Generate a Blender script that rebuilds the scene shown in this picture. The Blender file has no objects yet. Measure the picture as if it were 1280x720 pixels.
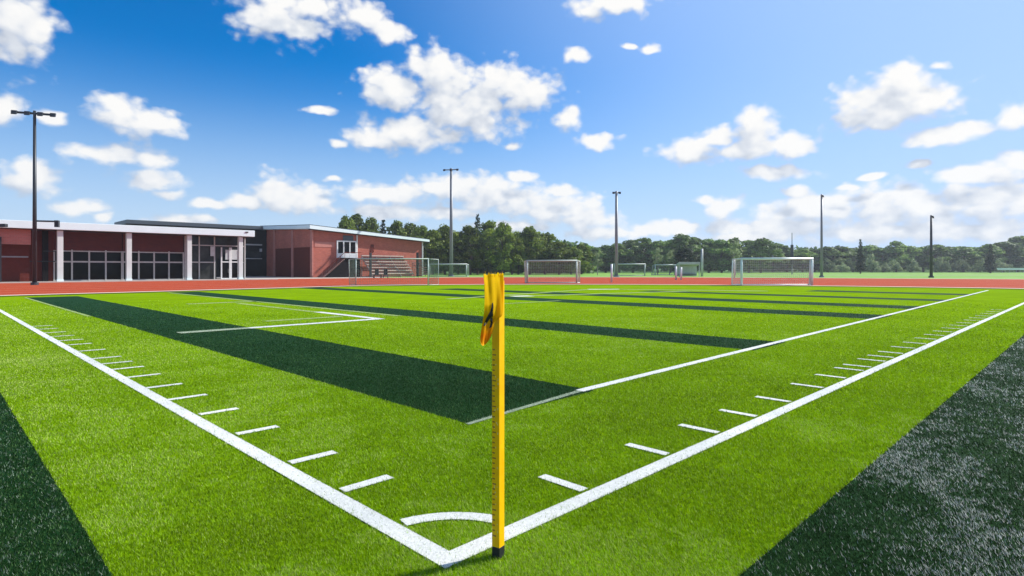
import bpy, bmesh, math, random
import numpy as np
from mathutils import Vector, Matrix

random.seed(7); rng = np.random.default_rng(7)
S = bpy.context.scene
COL = S.collection
R = math.radians
F, H, HY, CX = 737.0, 1.6, 335.0, 640.0          # lens (px of a 1280 wide frame), eye height, horizon row

def gp(px, py):                                   # ground point seen at a pixel
    Y = H * F / (py - HY)
    return ((px - CX) / F * Y, Y)
def wx(px, Y): return (px - CX) / F * Y
def wz(py, Y): return H + (HY - py) / F * Y

# field axes: U runs along the left touchline, V along the right one, both from the corner
A2 = np.array([-0.7063, 0.7079]); B2 = np.array([0.7079, 0.7063]); C2 = np.array([-0.354, 3.222])
ANG = math.atan2(B2[1], B2[0])
def uv(u, v): p = C2 + A2 * u + B2 * v; return (p[0], p[1])

# ------------------------------------------------------------------ materials
def new_mat(name):
    m = bpy.data.materials.new(name); m.use_nodes = True
    nt = m.node_tree; nt.nodes.clear()
    out = nt.nodes.new('ShaderNodeOutputMaterial'); b = nt.nodes.new('ShaderNodeBsdfPrincipled')
    nt.links.new(b.outputs[0], out.inputs[0])
    return m, nt, b
def noise(nt, scale, detail=4, coord='Object', rough=0.6, vec=None):
    n = nt.nodes.new('ShaderNodeTexNoise'); n.inputs['Scale'].default_value = scale
    n.inputs['Detail'].default_value = detail; n.inputs['Roughness'].default_value = rough
    if vec is None:
        tc = nt.nodes.new('ShaderNodeTexCoord'); vec = tc.outputs[coord]
    nt.links.new(vec, n.inputs['Vector']); return n
def ramp(nt, fac, stops):
    r = nt.nodes.new('ShaderNodeValToRGB'); e = r.color_ramp.elements
    while len(e) < len(stops): e.new(0.5)
    for i, (p, c) in enumerate(stops):
        e[i].position = p; e[i].color = (*c, 1)
    nt.links.new(fac, r.inputs[0]); return r
def bump(nt, b, h, strength=0.3, dist=0.02):
    n = nt.nodes.new('ShaderNodeBump'); n.inputs['Strength'].default_value = strength
    n.inputs['Distance'].default_value = dist
    nt.links.new(h, n.inputs['Height']); nt.links.new(n.outputs[0], b.inputs['Normal'])
def plain(name, col, rough=0.6, metal=0.0, var=0.12, scale=3.0, coord='Object', spec=0.5):
    m, nt, b = new_mat(name)
    n = noise(nt, scale, 5, coord)
    r = ramp(nt, n.outputs[0], [(0.3, tuple(c * (1 - var) for c in col)), (0.7, tuple(min(1, c * (1 + var)) for c in col))])
    nt.links.new(r.outputs[0], b.inputs['Base Color'])
    b.inputs['Roughness'].default_value = rough; b.inputs['Metallic'].default_value = metal
    b.inputs['Specular IOR Level'].default_value = spec
    return m
def brick(name, c1, c2, mortar):
    m, nt, b = new_mat(name)
    tc = nt.nodes.new('ShaderNodeTexCoord')
    sep = nt.nodes.new('ShaderNodeSeparateXYZ'); nt.links.new(tc.outputs['Object'], sep.inputs[0])
    ad = nt.nodes.new('ShaderNodeMath'); nt.links.new(sep.outputs[0], ad.inputs[0]); nt.links.new(sep.outputs[1], ad.inputs[1])
    cb = nt.nodes.new('ShaderNodeCombineXYZ'); nt.links.new(ad.outputs[0], cb.inputs[0]); nt.links.new(sep.outputs[2], cb.inputs[1])
    bt = nt.nodes.new('ShaderNodeTexBrick'); nt.links.new(cb.outputs[0], bt.inputs['Vector'])
    bt.inputs['Scale'].default_value = 1.0; bt.inputs['Brick Width'].default_value = 0.44; bt.inputs['Row Height'].default_value = 0.15
    bt.inputs['Mortar Size'].default_value = 0.012
    bt.inputs['Color1'].default_value = (*c1, 1); bt.inputs['Color2'].default_value = (*c2, 1); bt.inputs['Mortar'].default_value = (*mortar, 1)
    n = noise(nt, 0.5, 5)
    mx = nt.nodes.new('ShaderNodeMix'); mx.data_type = 'RGBA'; mx.blend_type = 'MULTIPLY'; mx.inputs[0].default_value = 0.6
    r = ramp(nt, n.outputs[0], [(0.3, (0.6, 0.6, 0.6)), (0.7, (1, 1, 1))])
    nt.links.new(bt.outputs[0], mx.inputs[6]); nt.links.new(r.outputs[0], mx.inputs[7])
    nt.links.new(mx.outputs[2], b.inputs['Base Color']); b.inputs['Roughness'].default_value = 0.85
    bump(nt, b, bt.outputs['Fac'], 0.4, -0.01)
    return m
def turf_mat(name, dark, mid, light, spec=0.02, rough=0.6, bs=0.6):
    m, nt, b = new_mat(name)
    n1 = noise(nt, 55, 3); n2 = noise(nt, 0.55, 5); n3 = noise(nt, 260, 2)
    r1 = ramp(nt, n1.outputs[0], [(0.32, dark), (0.5, mid), (0.68, light)])
    r2 = ramp(nt, n2.outputs[0], [(0.35, (0.78, 0.8, 0.8)), (0.65, (1.08, 1.05, 1.0))])
    mx = nt.nodes.new('ShaderNodeMix'); mx.data_type = 'RGBA'; mx.blend_type = 'MULTIPLY'; mx.inputs[0].default_value = 0.85
    nt.links.new(r1.outputs[0], mx.inputs[6]); nt.links.new(r2.outputs[0], mx.inputs[7])
    nt.links.new(mx.outputs[2], b.inputs['Base Color'])
    b.inputs['Roughness'].default_value = rough; b.inputs['Specular IOR Level'].default_value = spec
    bump(nt, b, n3.outputs[0], bs, 0.01)
    return m

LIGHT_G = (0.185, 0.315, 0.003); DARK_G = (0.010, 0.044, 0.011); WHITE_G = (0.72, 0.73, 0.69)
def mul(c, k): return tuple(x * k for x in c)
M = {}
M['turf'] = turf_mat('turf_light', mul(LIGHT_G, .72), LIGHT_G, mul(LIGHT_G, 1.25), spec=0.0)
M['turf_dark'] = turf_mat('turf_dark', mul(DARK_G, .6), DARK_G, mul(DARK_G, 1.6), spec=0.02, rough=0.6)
M['line'] = turf_mat('line_paint', mul(WHITE_G, .85), WHITE_G, mul(WHITE_G, 1.12))
M['faint'] = turf_mat('line_paint_worn', (0.20, 0.32, 0.06), (0.30, 0.40, 0.13), (0.48, 0.53, 0.30))
M['halfworn'] = turf_mat('line_paint_half_worn', (0.18, 0.24, 0.16), (0.30, 0.36, 0.26), (0.45, 0.5, 0.4))
M['meadow'] = turf_mat('meadow_grass', (0.07, 0.15, 0.03), (0.10, 0.20, 0.045), (0.14, 0.25, 0.06))
M['far_lawn'] = turf_mat('far_lawn_grass', (0.18, 0.33, 0.07), (0.23, 0.40, 0.075), (0.29, 0.46, 0.10))
M['track'] = plain('track_rubber', (0.39, 0.064, 0.027), 0.85, 0, 0.14, 0.8, spec=0.02)
M['track_line'] = plain('track_line_paint', (0.55, 0.36, 0.25), 0.7, spec=.02)
M['kerb'] = plain('kerb_concrete', (0.58, 0.50, 0.40), 0.8, 0, 0.15, spec=.03)
M['paving'] = plain('paving_concrete', (0.46, 0.41, 0.36), 0.85, 0, 0.12, 0.6, spec=.03)
M['white'] = plain('white_render', (0.74, 0.85, 0.86), 0.55, 0, 0.05, 0.4)
M['col_white'] = plain('white_column_paint', (0.64, 0.68, 0.65), 0.5, 0, 0.07, 1.0)
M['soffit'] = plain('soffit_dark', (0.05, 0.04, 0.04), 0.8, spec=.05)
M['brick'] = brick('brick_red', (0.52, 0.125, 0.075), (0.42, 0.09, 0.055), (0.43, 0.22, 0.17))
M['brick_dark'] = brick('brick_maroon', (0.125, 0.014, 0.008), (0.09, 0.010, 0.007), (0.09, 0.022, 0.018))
M['brick_pink'] = brick('brick_rose', (0.58, 0.21, 0.16), (0.5, 0.17, 0.13), (0.46, 0.28, 0.24))
M['frame'] = plain('window_frame_grey', (0.45, 0.44, 0.42), 0.5)
M['frame_white'] = plain('window_frame_white', (0.72, 0.73, 0.72), 0.5)
M['panel_pale'] = plain('blind_pale', (0.5, 0.52, 0.52), 0.6)
M['dark'] = plain('dark_metal', (0.02, 0.021, 0.024), 0.5)
M['darkroof'] = plain('roof_sheet_dark', (0.07, 0.085, 0.10), 0.5, 0.2)
M['charcoal'] = plain('charcoal_cladding', (0.016, 0.013, 0.013), 0.8, spec=.03)
M['maroon_door'] = plain('maroon_panel', (0.13, 0.028, 0.02), 0.7, spec=.05)
M['steel'] = plain('galvanised_steel', (0.30, 0.31, 0.32), 0.45, 0.5)
M['steel_dark'] = plain('pole_dark_paint', (0.028, 0.033, 0.04), 0.45, 0.2)
M['pole_mid'] = plain('pole_grey_paint', (0.20, 0.22, 0.24), 0.5, 0.1)
M['goal'] = plain('goal_white_paint', (0.72, 0.80, 0.77), 0.4)
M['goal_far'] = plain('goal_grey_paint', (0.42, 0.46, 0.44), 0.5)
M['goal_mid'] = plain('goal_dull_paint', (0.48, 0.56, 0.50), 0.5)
M['net_grey'] = plain('net_cord_grey', (0.32, 0.36, 0.31), 0.8)
M['net'] = plain('net_cord', (0.45, 0.48, 0.45), 0.7)
M['net_green'] = plain('net_cord_green', (0.10, 0.17, 0.12), 0.8)
M['plank'] = plain('bleacher_plank', (0.55, 0.42, 0.36), 0.6)
M['plank_dark'] = plain('bleacher_riser', (0.22, 0.12, 0.10), 0.7)
M['bark'] = plain('bark', (0.10, 0.075, 0.05), 0.9, 0, 0.3, 6)
M['bark_pale'] = plain('bark_pale', (0.30, 0.27, 0.22), 0.9, 0, 0.2, 6)
M['rubber'] = plain('black_rubber', (0.012, 0.014, 0.018), 0.55)
M['screen'] = plain('black_screen_mesh', (0.012, 0.022, 0.015), 0.9, spec=.02)

def glass(name, col, alpha_rough=0.08):
    m, nt, b = new_mat(name)
    n = noise(nt, 0.7, 3)
    r = ramp(nt, n.outputs[0], [(0.35, mul(col, 0.6)), (0.7, mul(col, 1.5))])
    nt.links.new(r.outputs[0], b.inputs['Base Color']); b.inputs['Roughness'].default_value = alpha_rough
    b.inputs['Specular IOR Level'].default_value = 0.10
    return m
M['glass'] = glass('window_glass', (0.007, 0.006, 0.006))
M['glass_hall'] = glass('hall_glass', (0.035, 0.037, 0.036))

def yellow_mat():
    m, nt, b = new_mat('yellow_post_paint')
    n = noise(nt, 14, 5); r = ramp(nt, n.outputs[0], [(0.3, (0.97, 0.47, 0.002)), (0.72, (1.0, 0.58, 0.003))])
    nt.links.new(r.outputs[0], b.inputs['Base Color']); b.inputs['Roughness'].default_value = 0.45; b.inputs['Specular IOR Level'].default_value = 0.2
    n2 = noise(nt, 90, 3); bump(nt, b, n2.outputs[0], 0.12, 0.003)
    return m
M['yellow'] = yellow_mat()
M['yellow_mark'] = plain('post_mark', (0.40, 0.17, 0.01), 0.6)
M['yellow_scuff'] = plain('post_scuff', (0.85, 0.62, 0.22), 0.6)
def cloth_mat():
    m, nt, b = new_mat('yellow_flag_cloth')
    tc = nt.nodes.new('ShaderNodeTexCoord'); sep = nt.nodes.new('ShaderNodeSeparateXYZ'); nt.links.new(tc.outputs['Object'], sep.inputs[0])
    n = noise(nt, 16, 4)
    ad = nt.nodes.new('ShaderNodeMath'); ad.operation = 'MULTIPLY_ADD'; ad.inputs[1].default_value = 0.10
    nt.links.new(n.outputs[0], ad.inputs[0]); nt.links.new(sep.outputs[2], ad.inputs[2])
    mr = nt.nodes.new('ShaderNodeMapRange'); mr.inputs[1].default_value = 1.22; mr.inputs[2].default_value = 1.46
    nt.links.new(ad.outputs[0], mr.inputs[0])
    r = ramp(nt, mr.outputs[0], [(0.0, (0.98, 0.55, 0.01)), (0.26, (0.98, 0.33, 0.004)), (0.55, (0.98, 0.60, 0.003)), (1.0, (0.98, 0.66, 0.004))])
    nt.links.new(r.outputs[0], b.inputs['Base Color']); b.inputs['Roughness'].default_value = 0.7
    b.inputs['Specular IOR Level'].default_value = 0.08
    nt.nodes.remove(nt.nodes.get('Material Output') or [x for x in nt.nodes if x.type == 'OUTPUT_MATERIAL'][0])
    out = nt.nodes.new('ShaderNodeOutputMaterial')
    tr = nt.nodes.new('ShaderNodeBsdfTranslucent'); nt.links.new(r.outputs[0], tr.inputs[0])
    ms = nt.nodes.new('ShaderNodeMixShader'); ms.inputs[0].default_value = 0.5
    nt.links.new(b.outputs[0], ms.inputs[1]); nt.links.new(tr.outputs[0], ms.inputs[2]); nt.links.new(ms.outputs[0], out.inputs[0])
    n2 = noise(nt, 60, 3); bump(nt, b, n2.outputs[0], 0.25, 0.004)
    return m
M['flag'] = cloth_mat()

def leaf_mat(name, dark, light):
    m, nt, b = new_mat(name)
    at = nt.nodes.new('ShaderNodeAttribute'); at.attribute_name = 'tone'
    oi = nt.nodes.new('ShaderNodeObjectInfo')
    r = ramp(nt, at.outputs['Fac'], [(0.0, dark), (1.0, light)])
    hs = nt.nodes.new('ShaderNodeHueSaturation')
    mr = nt.nodes.new('ShaderNodeMapRange'); mr.inputs[3].default_value = 0.6; mr.inputs[4].default_value = 1.35
    nt.links.new(oi.outputs['Random'], mr.inputs[0]); nt.links.new(mr.outputs[0], hs.inputs['Value'])
    nt.links.new(r.outputs[0], hs.inputs['Color']); nt.links.new(hs.outputs[0], b.inputs['Base Color'])
    b.inputs['Roughness'].default_value = 0.6; b.inputs['Specular IOR Level'].default_value = 0.25
    out = [x for x in nt.nodes if x.type == 'OUTPUT_MATERIAL'][0]
    tr = nt.nodes.new('ShaderNodeBsdfTranslucent'); nt.links.new(hs.outputs[0], tr.inputs[0])
    ms = nt.nodes.new('ShaderNodeMixShader'); ms.inputs[0].default_value = 0.42
    nt.links.new(b.outputs[0], ms.inputs[1]); nt.links.new(tr.outputs[0], ms.inputs[2]); nt.links.new(ms.outputs[0], out.inputs[0])
    return m
M['leaf'] = leaf_mat('leaf_broad', (0.038, 0.078, 0.010), (0.24, 0.31, 0.030))
M['leaf_light'] = leaf_mat('leaf_willow', (0.08, 0.12, 0.016), (0.25, 0.30, 0.035))
M['leaf_conifer'] = leaf_mat('leaf_conifer', (0.014, 0.030, 0.014), (0.045, 0.075, 0.03))
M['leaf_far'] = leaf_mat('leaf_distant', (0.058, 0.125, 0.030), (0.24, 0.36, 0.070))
M['leaf_pale'] = leaf_mat('leaf_pale_shrub', (0.14, 0.20, 0.08), (0.32, 0.38, 0.19))

# ------------------------------------------------------------------ mesh helpers
class MB:
    def __init__(s): s.v = []; s.f = []
    def quad(s, a, b, c, d):
        i = len(s.v); s.v += [a, b, c, d]; s.f.append((i, i + 1, i + 2, i + 3))
    def poly(s, pts):
        i = len(s.v); s.v += list(pts); s.f.append(tuple(range(i, i + len(pts))))
    def hexa(s, p):                      # 8 points: bottom 4 ccw, top 4 ccw
        i = len(s.v); s.v += list(p)
        for f in ((3, 2, 1, 0), (4, 5, 6, 7), (0, 1, 5, 4), (1, 2, 6, 5), (2, 3, 7, 6), (3, 0, 4, 7)):
            s.f.append(tuple(i + k for k in f))
    def box(s, x0, x1, y0, y1, z0, z1):
        s.hexa([(x0, y0, z0), (x1, y0, z0), (x1, y1, z0), (x0, y1, z0), (x0, y0, z1), (x1, y0, z1), (x1, y1, z1), (x0, y1, z1)])
    def tube(s, p, q, r0, r1=None, n=10, caps=True):
        r1 = r0 if r1 is None else r1
        p = Vector(p); q = Vector(q); d = (q - p).normalized()
        u = d.orthogonal().normalized(); w = d.cross(u); i = len(s.v)
        for c, r in ((p, r0), (q, r1)):
            for k in range(n):
                t = 2 * math.pi * k / n; s.v.append(tuple(c + u * (r * math.cos(t)) + w * (r * math.sin(t))))
        for k in range(n): s.f.append((i + k, i + (k + 1) % n, i + n + (k + 1) % n, i + n + k))
        if caps: s.f.append(tuple(i + n - 1 - k for k in range(n))); s.f.append(tuple(i + n + k for k in range(n)))
    def build(s, name, mat, parent=None, smooth=False, bevel=0):
        me = bpy.data.meshes.new(name); me.from_pydata([tuple(map(float, p)) for p in s.v], [], s.f); me.update()
        me.materials.append(M[mat] if isinstance(mat, str) else mat)
        o = bpy.data.objects.new(name, me); COL.objects.link(o)
        if parent: o.parent = parent
        if smooth:
            for p in me.polygons: p.use_smooth = True
        if bevel:
            b = o.modifiers.new('bevel', 'BEVEL'); b.width = bevel; b.segments = 2; b.limit_method = 'ANGLE'
        return o
def multi(name, parts, parent=None):           # one mesh, several materials (marks printed on a part)
    a = MB(); idx = []
    for k, (mb, mt_) in enumerate(parts):
        i = len(a.v); a.v += mb.v; a.f += [tuple(q + i for q in f) for f in mb.f]; idx += [k] * len(mb.f)
    o = a.build(name, parts[0][1], parent)
    for mb, mt_ in parts[1:]: o.data.materials.append(M[mt_])
    o.data.polygons.foreach_set('material_index', idx); return o
def tag(o, label, cat, group=None, kind=None):
    o['label'] = label; o['category'] = cat
    if group: o['group'] = group
    if kind: o['kind'] = kind
    return o
def thing(name, label, cat, loc=(0, 0, 0), rz=0.0, group=None):
    o = bpy.data.objects.new(name, None); COL.objects.link(o); o.location = loc; o.rotation_euler = (0, 0, rz)
    o.empty_display_size = 0.3
    return tag(o, label, cat, group)
def struct(o): o['kind'] = 'structure'; return o

# ------------------------------------------------------------------ ground
m = MB(); m.quad((-900, -300, -.05), (900, -300, -.05), (900, 1500, -.05), (-900, 1500, -.05)); struct(m.build('ground', 'meadow'))

def smooth_pts(pts, n=14):
    out = []
    P = [Vector(p) for p in pts]; P = [P[0] * 2 - P[1]] + P + [P[-1] * 2 - P[-2]]
    for i in range(1, len(P) - 2):
        for k in range(n):
            t = k / n; a, b, c, d = P[i - 1:i + 3]
            out.append(0.5 * ((2 * b) + (c - a) * t + (2 * a - 5 * b + 4 * c - d) * t * t + (3 * b - a - 3 * c + d) * t ** 3))
    out.append(P[-2]); return [(p.x, p.y) for p in out]
near = smooth_pts([(-60, -40), (-46, 8), (-36.5, 23), (-29.2, 33.3), (-24.6, 38.6), (-19.2, 45.4), (-12.8, 52.6), (-3, 56.4), (12.2, 56.4), (25.6, 52.6), (33.6, 48.6), (39.4, 44.6), (46, 36), (54, 20), (58, -40)])
far = smooth_pts([(-118, -40), (-92, 8), (-70, 40), (-55, 60.3), (-46.1, 69.0), (-37.3, 82.0), (-25.5, 91.5), (-5.6, 101), (22.3, 101), (46.1, 94.0), (60.4, 87.6), (73.1, 82.0), (86, 66), (98, 40), (100, -40)])
def strip(name, e0, e1, z, mat):
    mb = MB()
    for i in range(len(e0) - 1): mb.quad((*e0[i], z), (*e0[i + 1], z), (*e1[i + 1], z), (*e1[i], z))
    return struct(mb.build(name, mat))
def lerp(e0, e1, t): return [(a[0] + (b[0] - a[0]) * t, a[1] + (b[1] - a[1]) * t) for a, b in zip(e0, e1)]
strip('running_track', near, far, 0.004, 'track')
for t in (0.14, 0.28, 0.42, 0.56, 0.70, 0.84):
    strip('lane_line', lerp(near, far, t), lerp(near, far, t + 0.0035), 0.008, 'track_line')
strip('track_kerb', lerp(near, far, -0.025), lerp(near, far, 0.006), 0.05, 'kerb')
strip('track_border', lerp(near, far, 0.995), lerp(near, far, 1.05), 0.012, 'kerb')
# far lawn beyond the track and paved apron before the buildings
m = MB(); L = lerp(near, far, 1.05)
lawn = [p for p in L if p[0] > -27 and p[1] > 20]
m.poly([(p[0], p[1], -.02) for p in lawn] + [(330, 60, -.02), (330, 205, -.02), (20, 205, -.02), (-40, 170, -.02)]); struct(m.build('far_lawn', 'far_lawn'))
m = MB()
m.quad((-200, 20, -.012), (-60, 20, -.012), (-22, 92, -.012), (-22, 160, -.012)); m.quad((-200, 20, -.012), (-22, 160, -.012), (-60, 190, -.012), (-200, 190, -.012))
struct(m.build('paved_apron', 'paving'))
# pale path across the far lawn
m = MB(); m.quad((30, 132, .0), (330, 118, .0), (330, 122, .0), (30, 135, .0)); struct(m.build('path', 'paving'))

# turf sheet inside the track
m = MB(); m.poly([(p[0], p[1], 0) for p in lerp(near, far, -0.02)]); struct(m.build('turf_field', 'turf'))

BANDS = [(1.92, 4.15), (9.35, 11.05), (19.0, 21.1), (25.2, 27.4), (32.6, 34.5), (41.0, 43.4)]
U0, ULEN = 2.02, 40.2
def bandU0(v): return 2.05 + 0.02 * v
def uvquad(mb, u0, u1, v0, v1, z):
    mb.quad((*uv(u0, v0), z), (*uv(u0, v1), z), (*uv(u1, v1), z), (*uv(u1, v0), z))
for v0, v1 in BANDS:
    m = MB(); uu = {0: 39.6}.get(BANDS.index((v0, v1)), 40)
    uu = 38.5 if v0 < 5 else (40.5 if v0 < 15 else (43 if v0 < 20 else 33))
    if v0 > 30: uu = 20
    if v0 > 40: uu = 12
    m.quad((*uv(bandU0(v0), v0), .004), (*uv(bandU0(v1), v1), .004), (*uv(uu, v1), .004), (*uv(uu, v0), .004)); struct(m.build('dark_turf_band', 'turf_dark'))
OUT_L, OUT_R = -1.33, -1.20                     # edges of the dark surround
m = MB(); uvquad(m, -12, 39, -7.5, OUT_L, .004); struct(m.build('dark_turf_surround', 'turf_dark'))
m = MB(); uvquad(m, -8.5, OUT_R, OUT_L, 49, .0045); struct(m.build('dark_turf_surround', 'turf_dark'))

# markings as (u0,u1,v0,v1)
HW = 0.068
WHITE = [(-HW, 39.5, -HW, HW), (-HW, HW, HW, 52.0)]
lt = [1.32, 2.17, 3.34, 4.41, 5.45, 6.44, 7.5, 8.45, 9.2, 10.0, 11.3, 12.6, 13.6, 14.7, 15.8, 17.0, 18.1]
rt = [1.33, 2.48, 3.42, 4.31, 5.28, 6.45, 7.43, 8.3, 8.75, 9.6, 10.2, 10.9, 11.9, 12.9, 14.0, 15.0, 16.1, 17.2, 18.3, 19.4, 20.6, 21.8, 23.0, 24.3, 25.6, 27.0]
for i, u in enumerate(lt): WHITE.append((u - .051, u + .051, HW + .03 if i < 4 else HW, .50))
for i, v in enumerate(rt): WHITE.append((HW + .03, .51, v - .046, v + .046))
m = MB(); [uvquad(m, *q, .008) for q in WHITE[:2]]; struct(m.build('touchline_marking', 'line'))
m = MB(); [uvquad(m, *q, .0085) for q in WHITE[2:]]; struct(m.build('hash_marking', 'line'))
# corner arc
m = MB(); AR0, AR1 = 0.515, 0.625
for k in range(24):
    t0, t1 = R(18) + k * R(62) / 24, R(18) + (k + 1) * R(62) / 24
    P = lambda r, t: (*uv(r * math.sin(t), r * math.cos(t)), .008)
    m.quad(P(AR0, t0), P(AR1, t0), P(AR1, t1), P(AR0, t1))
ARC_ROT = None
struct(m.build('corner_arc_marking', 'line'))
# inner line and the small box
INNER = [(2.05, 2.13, 1.9, 4.0, 'halfworn'), ]
m = MB()
for k in range(40):
    v0, v1 = 4.0 + k * 1.2, 4.0 + (k + 1) * 1.2
    c0, c1 = 2.18 + 0.021 * v0, 2.18 + 0.021 * v1
    m.quad((*uv(c0 - .07, v0), .009), (*uv(c0 + .07, v0), .009), (*uv(c1 + .07, v1), .009), (*uv(c1 - .07, v1), .009))
struct(m.build('inner_line_marking', 'line'))
m = MB(); m.quad((*uv(2.02, 1.9), .009), (*uv(2.08, 1.9), .009), (*uv(2.30, 4.0), .009), (*uv(2.21, 4.0), .009)); struct(m.build('worn_line_marking', 'halfworn'))
BOX = [(13.35, 13.62, 4.3, 8.2)]
m = MB(); uvquad(m, 13.32, 13.66, 4.1, 8.2, .0095); uvquad(m, 13.66, 17.6, 7.94, 8.22, .0095); struct(m.build('box_marking', 'line'))
m = MB(); uvquad(m, 13.3, 13.7, 2.4, 4.1, .0095); struct(m.build('worn_line_marking', 'halfworn'))
m = MB(); uvquad(m, 25.8, 26.3, 6.2, 9.2, .0095); uvquad(m, 14, 40, 9.05, 9.28, .0095); uvquad(m, 17.6, 25, 7.9, 8.15, .0095)
uvquad(m, 21, 38.5, 1.78, 1.90, .0095); uvquad(m, 15.0, 15.35, 5.2, 7.7, .0095)
struct(m.build('worn_line_marking', 'faint'))
# far centre markings
def seg(mb, p, q, w, z=.01):
    p = Vector(gp(*p)); q = Vector(gp(*q)); d = (q - p).normalized(); n = Vector((-d.y, d.x)) * w / 2
    mb.quad((*(p - n), z), (*(q - n), z), (*(q + n), z), (*(p + n), z))
m = MB(); seg(m, (640, 370.6), (664, 370), .9); seg(m, (735, 361.8), (775, 361.6), .8); struct(m.build('centre_marking', 'line'))
m = MB(); seg(m, (560, 374), (735, 362), .5); seg(m, (664, 370), (860, 364), .6); seg(m, (620, 380.5), (700, 376), .25); seg(m, (775, 361.6), (960, 364), .8)
struct(m.build('worn_line_marking', 'faint'))

# ------------------------------------------------------------------ grass blades (stuff): dyed by where each fibre is rooted
def blades(n, ymax):
    # distance law: density ~ 1/d^2 so the pile reads equally dense from near to far
    d0, d1 = 2.2, ymax
    d = d0 * (d1 / d0) ** rng.random(n)
    ang = (rng.random(n) * 2 - 1) * R(55)
    x = d * np.tan(ang) * 0.98; y = d.copy()
    return x, y
def inside(u, v, q, j): return (u > q[0] + j) & (u < q[1] - j) & (v > q[2] + j) & (v < q[3] - j)
NB = 1450000
x, y = blades(NB, 30.0)
keep = rng.random(NB) < np.clip((30.0 - y) / 22.0, 0, 1) ** 1.2
x = x[keep]; y = y[keep]; NB = len(x)
rel = np.stack([x - C2[0], y - C2[1]], 1); u = rel @ A2; v = rel @ B2
dist = np.hypot(x, y)
jit = rng.normal(0, .004, NB)
white = np.zeros(NB, bool)
u0_, v0_ = u, v; u = u + rng.normal(0, .005, NB); v = v + rng.normal(0, .005, NB)
for q in WHITE: white |= inside(u, v, q, 0)
rr = np.hypot(u, v); th = np.degrees(np.arctan2(u, v))
white |= (rr > AR0) & (rr < AR1) & (th > 18) & (th < 80)
c = 2.18 + .021 * v
white |= (abs(u - c) < .07) & (v > 4.0)
white |= inside(u, v, (13.32, 13.66, 4.1, 8.2), 0) | inside(u, v, (13.66, 17.6, 7.94, 8.22), 0)
worn = ((abs(u - (2.05 + (v - 1.9) * .1)) < .04) & (v > 1.9) & (v < 4)) | inside(u, v, (13.3, 13.7, 2.4, 4.1), 0)
white &= rng.random(NB) > .05
u, v = u0_, v0_
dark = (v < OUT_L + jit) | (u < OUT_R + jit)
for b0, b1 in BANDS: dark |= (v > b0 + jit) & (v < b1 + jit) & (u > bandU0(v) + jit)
# tint field: soft mottling of the pile
def vnoise(x, y, s, seed):
    g = np.random.default_rng(seed).random((256, 256)); xx = x / s; yy = y / s
    xi = np.floor(xx).astype(int); yi = np.floor(yy).astype(int); fx = xx - xi; fy = yy - yi
    fx = fx * fx * (3 - 2 * fx); fy = fy * fy * (3 - 2 * fy)
    a = g[xi % 256, yi % 256]; b = g[(xi + 1) % 256, yi % 256]; c_ = g[xi % 256, (yi + 1) % 256]; d_ = g[(xi + 1) % 256, (yi + 1) % 256]
    return (a * (1 - fx) + b * fx) * (1 - fy) + (c_ * (1 - fx) + d_ * fx) * fy
mot = 0.26 * vnoise(x, y, 3.4, 5) + 0.26 * vnoise(x, y, 1.5, 4) + 0.20 * vnoise(x, y, 0.6, 1) + 0.16 * vnoise(x, y, .22, 2) + 0.14 * vnoise(x, y, .07, 3)
rnd = rng.random(NB)
colr = np.zeros((NB, 3))
bl = np.array([0.205, 0.360, 0.004])
farm = np.clip((dist - 4) / 9, 0, 1)[:, None]
amp = 1 - .55 * farm
colr[:] = bl * (1 + (0.85 * rnd[:, None] - .45) * amp) * (1 + (1.45 * mot[:, None] - .73) * (1 - .4 * farm)) * np.array([1, 1, 1])
dkf = rng.random(NB) < .13 * amp[:, 0]; colr[dkf] *= .5
pale = np.clip((-v) * 3, 0, 1) * np.clip((u - 5) / 5, 0, 1) + .5 * np.clip((u - 9) / 6, 0, 1) * np.clip((1.9 - v) * 2, 0, 1) * (v > 0)  # sheen on the left strip, painted into the fibre colour
straw_sheen = (rng.random(NB) < 0.07 + .62 * pale * mot + 0.26 * (mot > .58))  # scattered straw fibres, plus the painted sheen
colr[straw_sheen] = np.array([0.42, 0.52, 0.12]) * (0.6 + .6 * rng.random((straw_sheen.sum(), 1)))
dk = np.array([0.014, 0.046, 0.009])
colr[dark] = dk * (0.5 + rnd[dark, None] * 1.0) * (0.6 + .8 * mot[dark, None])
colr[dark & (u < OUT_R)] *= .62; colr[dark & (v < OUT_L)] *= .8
gl = dark & (rng.random(NB) < 0.08 + 0.16 * (mot > .54))
colr[gl] = np.array([0.08, 0.17, 0.05]) * (0.5 + rng.random((gl.sum(), 1)))
ls = dark & (v < OUT_L) & (rng.random(NB) < .035 + .10 * (vnoise(x, y, .12, 12) > .6))
colr[ls] = np.array([0.30, 0.38, 0.28]) * (0.5 + .7 * rng.random((ls.sum(), 1)))
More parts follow.
